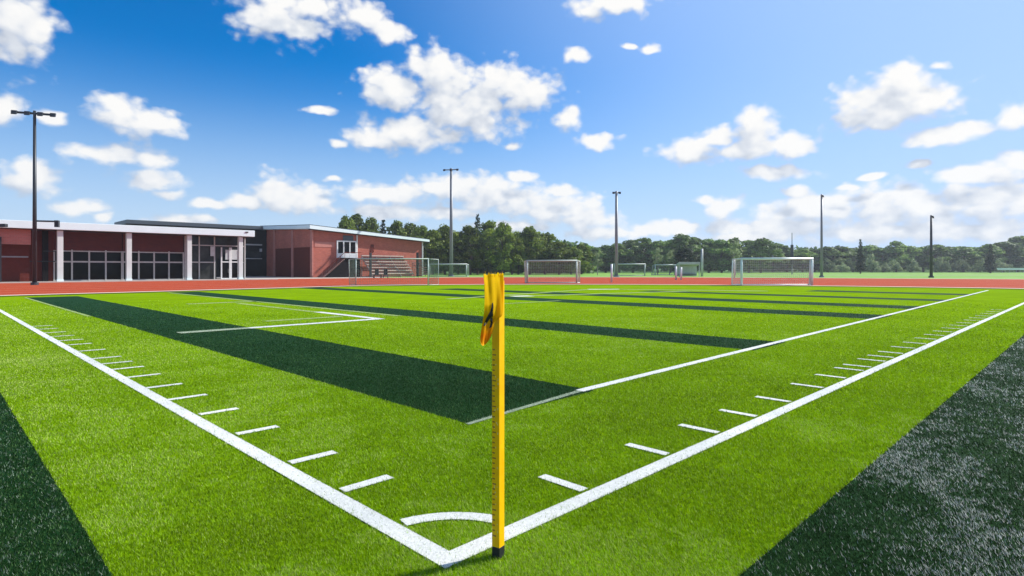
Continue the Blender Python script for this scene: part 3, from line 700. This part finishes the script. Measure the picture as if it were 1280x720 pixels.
# white barrier far right
Y = 205
t = thing('barrier', 'low white barrier on the far lawn edge at the right', 'barrier', (wx(1262, Y), Y, 0))
m = MB(); m.box(-5.2, 5.2, -.05, .05, .9, 1.6); m.build('panel', 'goal', t)
for s in range(-2, 3): m = MB(); m.box(s * 2.5 - .06, s * 2.5 + .06, .06, .16, -.02, 1.2); m.build('post', 'steel', t)

# ------------------------------------------------------------------ trees
def leaf_mesh(name, clumps, per, size, mat, seed, squash=1.0, droop=0):
    g = np.random.default_rng(seed); V = []; T = []
    for (cx, cy, cz, r, tone) in clumps:
        n = max(8, int(per * r * r)); d = g.normal(size=(n, 3)); d /= np.linalg.norm(d, axis=1)[:, None]
        d[:, 2] = np.where(d[:, 2] < -.35, d[:, 2] * .4, d[:, 2])
        rad = r * (0.72 + .38 * g.random(n)); c = np.array([cx, cy, cz]) + d * rad[:, None] * np.array([1, 1, .8 + droop])
        nr = d + g.normal(size=(n, 3)) * .55; nr[:, 2] += .25; nr /= np.linalg.norm(nr, axis=1)[:, None]
        up = g.normal(size=(n, 3)); a = np.cross(nr, up); a /= np.linalg.norm(a, axis=1)[:, None]; b_ = np.cross(nr, a)
        s = size * (0.6 + .8 * g.random(n))[:, None]; k = (0.55 + .4 * g.random(n))[:, None]
        if droop: b_ = b_ * .4 + np.array([0, 0, -1.0]); a *= .6; k = k * 2
        q = np.stack([c - a * s, c - b_ * s * k, c + a * s * .9, c + b_ * s * k], 1)
        V.append(q.reshape(-1, 3)); T.append(np.repeat(np.clip(tone + g.normal(size=n) * .16, 0, 1), 4))
    V = np.concatenate(V).astype(np.float32); T = np.concatenate(T).astype(np.float32); n = len(V) // 4
    me = bpy.data.meshes.new(name); me.vertices.add(4 * n); me.vertices.foreach_set('co', V.ravel())
    me.loops.add(4 * n); me.loops.foreach_set('vertex_index', np.arange(4 * n, dtype=np.int32))
    me.polygons.add(n); me.polygons.foreach_set('loop_start', np.arange(0, 4 * n, 4, dtype=np.int32)); me.update(calc_edges=True)
    at = me.attributes.new('tone', 'FLOAT', 'POINT'); at.data.foreach_set('value', T); me.materials.append(M[mat]); return me
def broad_clumps(seed, w=1.0, n=46):
    g = random.Random(seed); out = []
    for k in range(n):                      # crown about 8 m across, from 2 to 12 m
        h = g.random() ** .8; zz = 1.5 + 9.7 * h
        rr = (math.sin(math.pi * min(1, .18 + .80 * h)) ** .75) * 3.9 * w
        a = g.random() * 2 * math.pi; q = rr * math.sqrt(g.random()) * .95
        out.append((q * math.cos(a), q * math.sin(a), zz + g.uniform(-.5, .5), g.uniform(.75, 1.45), g.uniform(.15, .9)))
    return out
def conifer_clumps(seed, w=1.0):
    g = random.Random(seed); out = []
    for k in range(46):
        h = k / 45; zz = 1.0 + 11.4 * h; rr = (1 - h) ** .8 * 2.3 * w + .1
        a = k * 2.4 + g.random(); q = rr * (.35 + .5 * g.random())
        out.append((q * math.cos(a), q * math.sin(a), zz, .30 + .75 * (1 - h), g.uniform(.1, .8)))
    return out
def bush_clumps(seed):
    g = random.Random(seed); out = []
    for k in range(26):
        a = g.random() * 6.28; q = 3.2 * math.sqrt(g.random()); hh = 3.4 * (1 - (q / 3.6) ** 2) * g.random()
        out.append((q * math.cos(a), q * math.sin(a), .7 + hh, g.uniform(.7, 1.2), g.uniform(.1, .9)))
    return out
BROAD = [leaf_mesh('crown_broad', broad_clumps(10 + k, [1.1, .95, 1.2, 1.05, 1.12][k], 62), 64, .29, 'leaf', 30 + k) for k in range(5)]
FARB = [leaf_mesh('crown_far', broad_clumps(50 + k, [1.1, 1, 1.25, 1.12][k], 60), 44, .36, 'leaf_far', 60 + k) for k in range(4)]
CONI = [leaf_mesh('crown_conifer', conifer_clumps(80 + k, [1, .75][k]), 90, .25, 'leaf_conifer', 90 + k) for k in range(2)]
WILL = leaf_mesh('crown_willow', broad_clumps(99, 1.0, 50), 70, .26, 'leaf_light', 98, droop=.5)
BUSH = [leaf_mesh('crown_shrub', bush_clumps(110 + k), 50, .30, 'leaf_pale', 120 + k) for k in range(3)]
YOUNG = leaf_mesh('crown_young', [(random.Random(k).uniform(-1, 1), random.Random(k + 50).uniform(-1, 1), 3.2 + k * .28, .8 - .02 * k, .3 + .04 * k) for k in range(15)], 80, .2, 'leaf_pale', 140)
def trunk_mesh(seed, hgt, r, mat):
    g = random.Random(seed); m = MB(); p = Vector((0, 0, -.1)); pts = [p]
    for k in range(5): pts.append(Vector((g.uniform(-.12, .12) * k, g.uniform(-.12, .12) * k, hgt * (k + 1) / 5)))
    for k in range(5): m.tube(pts[k], pts[k + 1], r * (1 - .15 * k), r * (1 - .15 * (k + 1)), 8, False)
    for k in range(7):
        b0 = pts[2 + k % 3]; a = g.random() * 6.28; L2 = hgt * g.uniform(.22, .4)
        m.tube(b0, b0 + Vector((math.cos(a) * L2 * .8, math.sin(a) * L2 * .8, L2 * .7)), r * .38, r * .12, 6, False)
    o = m.build('trunk_source', mat); me = o.data; bpy.data.objects.remove(o); return me
TR = [trunk_mesh(k, 8.5, .30, 'bark') for k in range(3)]; TRP = trunk_mesh(9, 5.0, .16, 'bark_pale'); TRS = trunk_mesh(5, 1.6, .12, 'bark')
def tree(px, Y, ptop, wpx, crown, trunk, name, label, cat, group, natural=(12.3, 8.4)):
    t = thing(name, label, cat, (wx(px, Y), Y, 0), random.uniform(0, 6.28), group)
    zs = wz(ptop, Y) / natural[0]; xs = (wpx * (1.28 if natural[1] == 8.4 else 1) / F * Y) / natural[1]
    t.scale = (xs, xs, zs)
    for nm, me in (('trunk', trunk), ('crown', crown)):
        o = bpy.data.objects.new(nm, me); COL.objects.link(o); o.parent = t
    return t
ORD = ['first', 'second', 'third', 'fourth', 'fifth', 'sixth', 'seventh', 'eighth', 'ninth', 'tenth', 'eleventh', 'twelfth']
def row(specs, where, group, crowns, trunks, style, depth):
    specs = sorted(specs); n = len(specs)
    for i, s in enumerate(specs):
        px, top, w = s[:3]; kind = s[3] if len(s) > 3 else 'b'; Y = depth + random.uniform(-6, 6) + (s[4] if len(s) > 4 else 0)
        o = ORD[i]
        if kind == 'b': tree(px, Y, top, w, random.choice(crowns), random.choice(trunks), 'broadleaf_tree', f'{style} tree, {o} from left {where}', 'tree', group)
        elif kind == 'c': tree(px, Y, top, w, CONI[i % 2], TR[0], 'conifer_tree', f'dark pointed conifer, {o} tree from left {where}', 'tree', group, (12.9, 4.6))
        elif kind == 'w': tree(px, Y, top, w, WILL, TR[1], 'willow_tree', f'yellowish drooping willow, {o} tree from left {where}', 'tree', group)
random.seed(11)
row([(432, 270, 30), (446, 267, 34), (464, 272, 28), (479, 273, 26, 'c'), (496, 276, 32), (513, 279, 32), (527, 282, 30)], 'above the brick hall roof', 'trees behind the brick hall', BROAD, TR, 'leafy mid green', 152)
row([(541, 287, 32), (556, 279, 34), (573, 288, 30, 'b', 6), (588, 280, 34), (597, 266, 22, 'c'), (610, 274, 36), (628, 278, 32), (640, 290, 28, 'b', -8)], 'between the hall and the corner flag', 'trees between the hall and the flag', BROAD, TR, 'tall dark green', 146)
row([(648, 292, 34, 'w', -8), (662, 283, 38), (681, 289, 36), (699, 301, 34), (714, 307, 30), (727, 305, 28)], 'behind the goal right of the flag', 'trees behind the middle goal', BROAD, TR, 'dense dark green', 150)
row([(741, 308, 30), (757, 306, 32), (774, 303, 34), (791, 299, 36), (806, 297, 34), (822, 300, 30), (838, 299, 30)], 'either side of the twin lamp pole', 'trees behind the twin lamp pole', FARB, TR, 'rounded deep green', 205)
row([(850, 292, 36), (868, 295, 34), (886, 298, 34), (902, 299, 32), (918, 297, 30), (936, 300, 34), (951, 297, 34)], 'behind the team shelter and white goal', 'trees behind the shelter', FARB, TR, 'full mid green', 200)
row([(966, 303, 38), (984, 309, 36), (1003, 311, 34), (1018, 311, 32), (1034, 308, 32)], 'behind the white goal at right', 'trees behind the right goal', FARB, TR, 'low hazy green', 235)
row([(1050, 307, 34), (1066, 309, 32), (1089, 306, 34), (1104, 309, 30), (1120, 301, 26), (1138, 307, 34), (1154, 308, 30)], 'between the white goal and the thin dark pole', 'trees before the thin dark pole', FARB, TR, 'hazy blue green', 240)
row([(1170, 305, 34), (1186, 308, 34), (1204, 307, 36), (1222, 308, 34), (1236, 305, 30), (1254, 301, 38), (1272, 294, 42), (1292, 296, 40)], 'right of the thin dark pole', 'trees right of the thin dark pole', FARB, TR, 'hazy dark green', 236)
tree(1075.5, 170, 298, 11, CONI[1], TR[0], 'conifer_tree', 'slim dark conifer spire between the white goal and thin dark pole', 'tree', None, (12.9, 3.6))
tree(1238, 185, 304, 14, CONI[1], TR[0], 'conifer_tree', 'slim dark conifer left of the white barrier', 'tree', None, (12.9, 3.6))
for px, top, w, lab in ((822, 306, 13, 'young pale trunked tree, left of a pair beside the team shelter'), (837, 309, 14, 'young pale trunked tree, right of a pair beside the team shelter'), (919, 297, 15, 'young bright leaved tree just left of the white goal'), (747, 312, 11, 'young pale trunked tree left of the twin lamp pole')):
    tree(px, 135, top, w, YOUNG, TRP, 'young_tree', lab, 'tree', 'young trees', (8.2, 3.0))
DARKT = leaf_mesh('crown_dense', broad_clumps(150, 1.25, 70), 70, .27, 'leaf_conifer', 151)
tree(857, 136, 308, 26, DARKT, TR[2], 'broadleaf_tree', 'very dark dense tree directly behind the team shelter', 'tree', None)
bs = [(1036, 323, 20), (1052, 326, 18), (1066, 322, 16), (1090, 318, 22), (1104, 327, 16), (1117, 322, 18), (1141, 325, 16), (1177, 318, 20), (1201, 321, 20), (1226, 323, 18), (1252, 322, 24)]
for i, (px, top, w) in enumerate(bs):
    tree(px, 214 + (i % 3) * 3, top, w, BUSH[i % 3], TRS, 'shrub', f'pale green shrub, {ORD[i]} from left along the far lawn edge', 'shrub', 'pale shrubs along the far lawn', (4.6, 7.6))
# distant wood closing every gap
g = random.Random(4); cl_ = []
for k in range(3300):
    px = g.uniform(380, 1760); near_left = px < 735
    Y = g.uniform(168, 185) if near_left else g.uniform(258, 300)
    top = (294 if px < 640 else 294 + (px - 640) * .15) if near_left else 311 - (4 if px > 1230 else 0)
    z = H + (HY - top) / F * Y; cl_.append((wx(px, Y), Y, g.random() ** 1.2 * z * .92 + .4, g.uniform(1.2, 2.4), g.uniform(0, .45)))
me = leaf_mesh('distant_wood', cl_, 7, .75, 'leaf_far', 200)
o = bpy.data.objects.new('distant_wood', me); COL.objects.link(o); tag(o, 'dark continuous wood closing the view behind the tree rows', 'woodland', kind='stuff')

# ------------------------------------------------------------------ air
m = MB(); m.box(-320, 330, -5, 310, -1.2, 26); hzo = m.build('haze', 'white'); hzo['kind'] = 'stuff'
hm_ = bpy.data.materials.new('air'); hm_.use_nodes = True; hn = hm_.node_tree; hn.nodes.clear()
ho = hn.nodes.new('ShaderNodeOutputMaterial'); hv = hn.nodes.new('ShaderNodeVolumePrincipled'); hv.inputs['Density'].default_value = 0.00030
hv.inputs['Color'].default_value = (.86, .93, 1, 1); hv.inputs['Anisotropy'].default_value = .3; hn.links.new(hv.outputs[0], ho.inputs['Volume'])
hzo.data.materials.clear(); hzo.data.materials.append(hm_)

# ------------------------------------------------------------------ sun, sky
SAZ, SEL = math.atan2(.90, .43), R(37)
sd = Vector((math.sin(SAZ) * math.cos(SEL), math.cos(SAZ) * math.cos(SEL), math.sin(SEL)))
ld = bpy.data.lights.new('sun', 'SUN'); ld.energy = 4.9; ld.angle = R(.53); ld.color = (1, .965, .91)
lo = bpy.data.objects.new('sun', ld); COL.objects.link(lo); lo.rotation_euler = sd.to_track_quat('Z', 'Y').to_euler()
W = bpy.data.worlds.new('World'); S.world = W; W.use_nodes = True; nt = W.node_tree; nt.nodes.clear()
N = nt.nodes.new; Lk = nt.links.new
out = N('ShaderNodeOutputWorld'); bg = N('ShaderNodeBackground'); bg.inputs[1].default_value = 0.1; Lk(bg.outputs[0], out.inputs[0])
sky = N('ShaderNodeTexSky'); sky.sky_type = 'NISHITA'; sky.sun_disc = False; sky.sun_elevation = SEL; sky.sun_rotation = SAZ
sky.air_density = 1.0; sky.dust_density = 0.4; sky.ozone_density = 4.0; sky.altitude = 0
hs = N('ShaderNodeHueSaturation'); hs.inputs['Saturation'].default_value = 1.52; hs.inputs['Hue'].default_value = 0.506; hs.inputs['Value'].default_value = 1.07; Lk(sky.outputs[0], hs.inputs['Color'])
# cloud density: soft ellipses in azimuth / elevation, broken up by fractal noise
def vmath(op, a, b=None):
    n = N('ShaderNodeVectorMath'); n.operation = op
    for i, q in enumerate((a, b)):
        if q is None: continue
        if isinstance(q, tuple): n.inputs[i].default_value = q
        else: Lk(q, n.inputs[i])
    return n
def fmath(op, a, b=None, c=None, clamp=False):
    n = N('ShaderNodeMath'); n.operation = op; n.use_clamp = clamp
    for i, q in enumerate((a, b, c)):
        if q is None: continue
        if isinstance(q, (int, float)): n.inputs[i].default_value = q
        else: Lk(q, n.inputs[i])
    return n.outputs[0]
tc = N('ShaderNodeTexCoord'); sx = N('ShaderNodeSeparateXYZ'); Lk(tc.outputs['Generated'], sx.inputs[0])
azn = fmath('ARCTAN2', sx.outputs[0], sx.outputs[1]); eln = fmath('ARCSINE', sx.outputs[2])
cb = N('ShaderNodeCombineXYZ'); Lk(azn, cb.inputs[0]); Lk(eln, cb.inputs[1]); AE = cb.outputs[0]
CL = [  # px, py, rx, ry on the photograph's frame -> turned into sky angles below
 (15, 28, 56, 46), (48, 45, 26, 30), (-5, 135, 34, 28), (65, 148, 18, 8), (150, 138, 44, 20), (185, 150, 50, 17), (130, 190, 52, 12), (185, 192, 36, 14), (190, 224, 40, 15), (212, 243, 22, 7),
 (50, 222, 40, 22), (30, 232, 28, 14), (100, 258, 34, 10), (125, 268, 14, 9), (335, 18, 50, 30), (378, 40, 36, 20), (395, 10, 34, 16), (455, 25, 46, 16), (490, 40, 22, 14),
 (540, 88, 40, 26), (500, 110, 52, 26), (560, 120, 60, 34), (625, 105, 44, 26), (660, 115, 46, 24), (515, 165, 66, 22), (590, 140, 66, 30), (470, 172, 40, 12), (708, 150, 18, 13), (749, 175, 26, 9), (424, 177, 12, 5), (400, 138, 22, 5),
 (345, 235, 38, 22), (375, 250, 48, 18), (300, 252, 26, 9), (490, 243, 66, 16), (560, 235, 56, 18), (615, 245, 70, 22), (690, 260, 66, 20), (725, 275, 46, 14), (480, 266, 60, 10), (230, 274, 40, 7),
 (768, 2, 54, 14), (738, 16, 18, 10), (720, 69, 17, 7), (812, 58, 12, 7), (785, 56, 12, 3),
 (868, 190, 44, 17), (892, 172, 28, 15), (945, 163, 28, 26), (970, 182, 48, 15), (920, 190, 60, 12), (970, 215, 46, 9), (638, 180, 14, 5),
 (1085, 130, 50, 26), (1125, 108, 44, 26), (1150, 130, 54, 24), (1110, 145, 60, 20), (1190, 165, 62, 13), (1160, 172, 30, 10), (1268, 148, 24, 16), (1170, 84, 14, 7),
 (1230, 215, 60, 16), (1275, 200, 30, 16), (1090, 245, 70, 18), (1150, 262, 110, 24), (1240, 250, 80, 22), (1010, 265, 60, 22), (1030, 250, 40, 14), (905, 262, 26, 14), (960, 285, 110, 16), (1120, 290, 150, 16), (840, 285, 60, 10), (760, 292, 60, 8), (650, 222, 22, 7), (560, 268, 40, 8), (640, 285, 50, 7), (700, 238, 24, 8), (1000, 240, 26, 8), (1200, 236, 30, 8), (1060, 232, 18, 5), (930, 296, 60, 6), (880, 250, 14, 5), (1150, 200, 22, 5), (1090, 218, 16, 4), (260, 255, 20, 6), (420, 222, 14, 5), (1260, 285, 80, 20),
 (1400, 120, 60, 40), (1450, 240, 90, 40), (-140, 90, 70, 40), (-150, 230, 90, 24)]
grp = bpy.data.node_groups.new('cloud_cover', 'ShaderNodeTree')
grp.interface.new_socket('Vector', in_out='INPUT', socket_type='NodeSocketVector'); grp.interface.new_socket('Cover', in_out='OUTPUT', socket_type='NodeSocketFloat')
gi = grp.nodes.new('NodeGroupInput'); go = grp.nodes.new('NodeGroupOutput'); prev = None
gl_ = grp.links.new
def gn(op, a, b):
    n = grp.nodes.new('ShaderNodeMath'); n.operation = op
    for i, q in enumerate((a, b)):
        if isinstance(q, (int, float)): n.inputs[i].default_value = q
        else: gl_(q, n.inputs[i])
    return n.outputs[0]
def gnoise(scale, detail, yscale=1.6):
    mp = grp.nodes.new('ShaderNodeMapping'); mp.inputs['Scale'].default_value = (1, yscale, 1); gl_(gi.outputs[0], mp.inputs[0])
    n = grp.nodes.new('ShaderNodeTexNoise'); n.inputs['Scale'].default_value = scale; n.inputs['Detail'].default_value = detail; n.inputs['Roughness'].default_value = .58
    gl_(mp.outputs[0], n.inputs['Vector']); return n
wn = gnoise(9, 3); wv = grp.nodes.new('ShaderNodeVectorMath'); wv.operation = 'MULTIPLY_ADD'
gl_(wn.outputs['Color'], wv.inputs[0]); wv.inputs[1].default_value = (.045, .030, 0); 
w2 = grp.nodes.new('ShaderNodeVectorMath'); w2.operation = 'SUBTRACT'; gl_(gi.outputs[0], w2.inputs[0]); w2.inputs[1].default_value = (.0225, .015, 0); gl_(w2.outputs[0], wv.inputs[2])
ALL = []
for (px, py, rx, ry) in CL:
    az_ = math.atan((px - CX) / F); ca = math.cos(az_)
    ALL.append((az_, math.atan((HY - py) / (F / ca)), rx / F * ca * ca * 1.25, ry / F * ca * 1.25))
ALL += [(-1.6, .5, .34, .16), (-2.2, .35, .4, .15), (-2.75, .75, .45, .24), (2.85, .4, .4, .16), (2.3, .65, .4, .2), (1.7, .75, .25, .15), (-1.3, .95, .35, .16), (-2.0, 1.1, .5, .16)]  # unseen clouds beside and behind the camera, added for fill light
for (az_, el_, ra_, re_) in ALL:
    mp = grp.nodes.new('ShaderNodeMapping'); mp.vector_type = 'TEXTURE'; mp.inputs['Location'].default_value = (az_, el_, 0)
    mp.inputs['Scale'].default_value = (ra_, re_, 1)
    if prev is None: gl_(wv.outputs[0], mp.inputs[0])
    else:                                   # chained on the previous ellipse so the shader stack stays short
        ch = grp.nodes.new('ShaderNodeVectorMath'); ch.operation = 'MULTIPLY_ADD'; gl_(prev, ch.inputs[0]); ch.inputs[1].default_value = (1e-7, 1e-7, 0); gl_(wv.outputs[0], ch.inputs[2]); gl_(ch.outputs[0], mp.inputs[0])
    ln = grp.nodes.new('ShaderNodeVectorMath'); ln.operation = 'LENGTH'; gl_(mp.outputs[0], ln.inputs[0])
    if prev is None: prev = ln.outputs['Value']
    else:
        n = grp.nodes.new('ShaderNodeMath'); n.operation = 'SMOOTH_MIN'; n.inputs[2].default_value = .22; gl_(prev, n.inputs[0]); gl_(ln.outputs['Value'], n.inputs[1]); prev = n.outputs[0]
base = gn('MULTIPLY', gn('SUBTRACT', 1.0, prev), 1.25)
n1 = gnoise(26, 9, 1.35); nb = gn('MULTIPLY', gn('SUBTRACT', n1.outputs[0], .5), 1.35)
def puffs(scale, k):
    mp = grp.nodes.new('ShaderNodeMapping'); mp.inputs['Scale'].default_value = (1, 1.35, 1); gl_(wv.outputs[0], mp.inputs[0])
    vo = grp.nodes.new('ShaderNodeTexVoronoi'); vo.voronoi_dimensions = '2D'; vo.feature = 'SMOOTH_F1'; vo.inputs['Scale'].default_value = scale; vo.inputs['Smoothness'].default_value = .25
    gl_(mp.outputs[0], vo.inputs['Vector']); return gn('MULTIPLY', gn('SUBTRACT', .42, vo.outputs['Distance']), k)
nb = gn('ADD', nb, gn('ADD', puffs(26, .70), puffs(60, .36)))
gl_(gn('ADD', gn('MAXIMUM', base, -1.2), nb), go.inputs[0])
def cover(vec):
    n = N('ShaderNodeGroup'); n.node_tree = grp; Lk(vec, n.inputs[0]); return n.outputs[0]
d0 = cover(AE); 
ch2 = N('ShaderNodeVectorMath'); ch2.operation = 'MULTIPLY_ADD'; Lk(d0, ch2.inputs[0]); ch2.inputs[1].default_value = (1e-7, 1e-7, 0); Lk(vmath('ADD', AE, (.014, .030, 0)).outputs[0], ch2.inputs[2])
d1 = cover(ch2.outputs[0])
mr = N('ShaderNodeMapRange'); mr.interpolation_type = 'SMOOTHSTEP'; mr.inputs[1].default_value = -.03; mr.inputs[2].default_value = .74; Lk(d0, mr.inputs[0])
fa = N('ShaderNodeMapRange'); fa.inputs[1].default_value = 0.02; fa.inputs[2].default_value = .22; fa.inputs[3].default_value = .9; fa.inputs[4].default_value = 1; Lk(eln, fa.inputs[0])
alpha = fmath('MULTIPLY', mr.outputs[0], fa.outputs[0])
sh = fmath('MULTIPLY_ADD', fmath('SUBTRACT', d0, d1), 0.52, .41, True)
cr = ramp(nt, sh, [(0.06, (3.9, 4.3, 5.0)), (0.40, (5.2, 5.5, 6.0)), (0.62, (6.3, 6.4, 6.55)), (0.90, (7.0, 6.95, 6.85))])
# horizon band of thin cloud
hz = N('ShaderNodeMapRange'); hz.interpolation_type = 'SMOOTHSTEP'; hz.inputs[1].default_value = 0.0; hz.inputs[2].default_value = .34; hz.inputs[3].default_value = .8; hz.inputs[4].default_value = 0; Lk(eln, hz.inputs[0])
hm = N('ShaderNodeMix'); hm.data_type = 'RGBA'; Lk(hz.outputs[0], hm.inputs[0]); Lk(hs.outputs[0], hm.inputs[6]); hm.inputs[7].default_value = (3.9, 5.0, 6.9, 1)
# pale glow of the bright air round the sun
dt = vmath('DOT_PRODUCT', tc.outputs['Generated'], tuple(sd)).outputs['Value']
ag = N('ShaderNodeMapRange'); ag.interpolation_type = 'SMOOTHSTEP'; ag.inputs[1].default_value = .30; ag.inputs[2].default_value = .95; ag.inputs[3].default_value = 0; ag.inputs[4].default_value = .85; Lk(dt, ag.inputs[0])
gm = N('ShaderNodeMix'); gm.data_type = 'RGBA'; Lk(ag.outputs[0], gm.inputs[0]); Lk(hm.outputs[2], gm.inputs[6]); gm.inputs[7].default_value = (3.4, 4.9, 7.7, 1)
mx = N('ShaderNodeMix'); mx.data_type = 'RGBA'; Lk(alpha, mx.inputs[0]); Lk(gm.outputs[2], mx.inputs[6]); Lk(cr.outputs[0], mx.inputs[7])
Lk(mx.outputs[2], bg.inputs[0])
W.cycles.sampling_method = 'MANUAL'; W.cycles.sample_map_resolution = 512

# ------------------------------------------------------------------ camera
cd = bpy.data.cameras.new('camera'); cam = bpy.data.objects.new('camera', cd); COL.objects.link(cam); S.camera = cam
cam.location = (0, 0, H); cam.rotation_euler = (R(90), 0, 0)
cd.sensor_width = 36; cd.lens = F / 1280 * 36; cd.shift_y = -(360 - HY) / 1280; cd.clip_end = 4000
S.view_settings.view_transform = 'Standard'; S.view_settings.look = 'None'; S.view_settings.gamma = 1; S.view_settings.exposure = 0.5
S.view_settings.use_curve_mapping = False
S.cycles.use_denoising = True; S.cycles.max_bounces = 6; S.cycles.transparent_max_bounces = 4
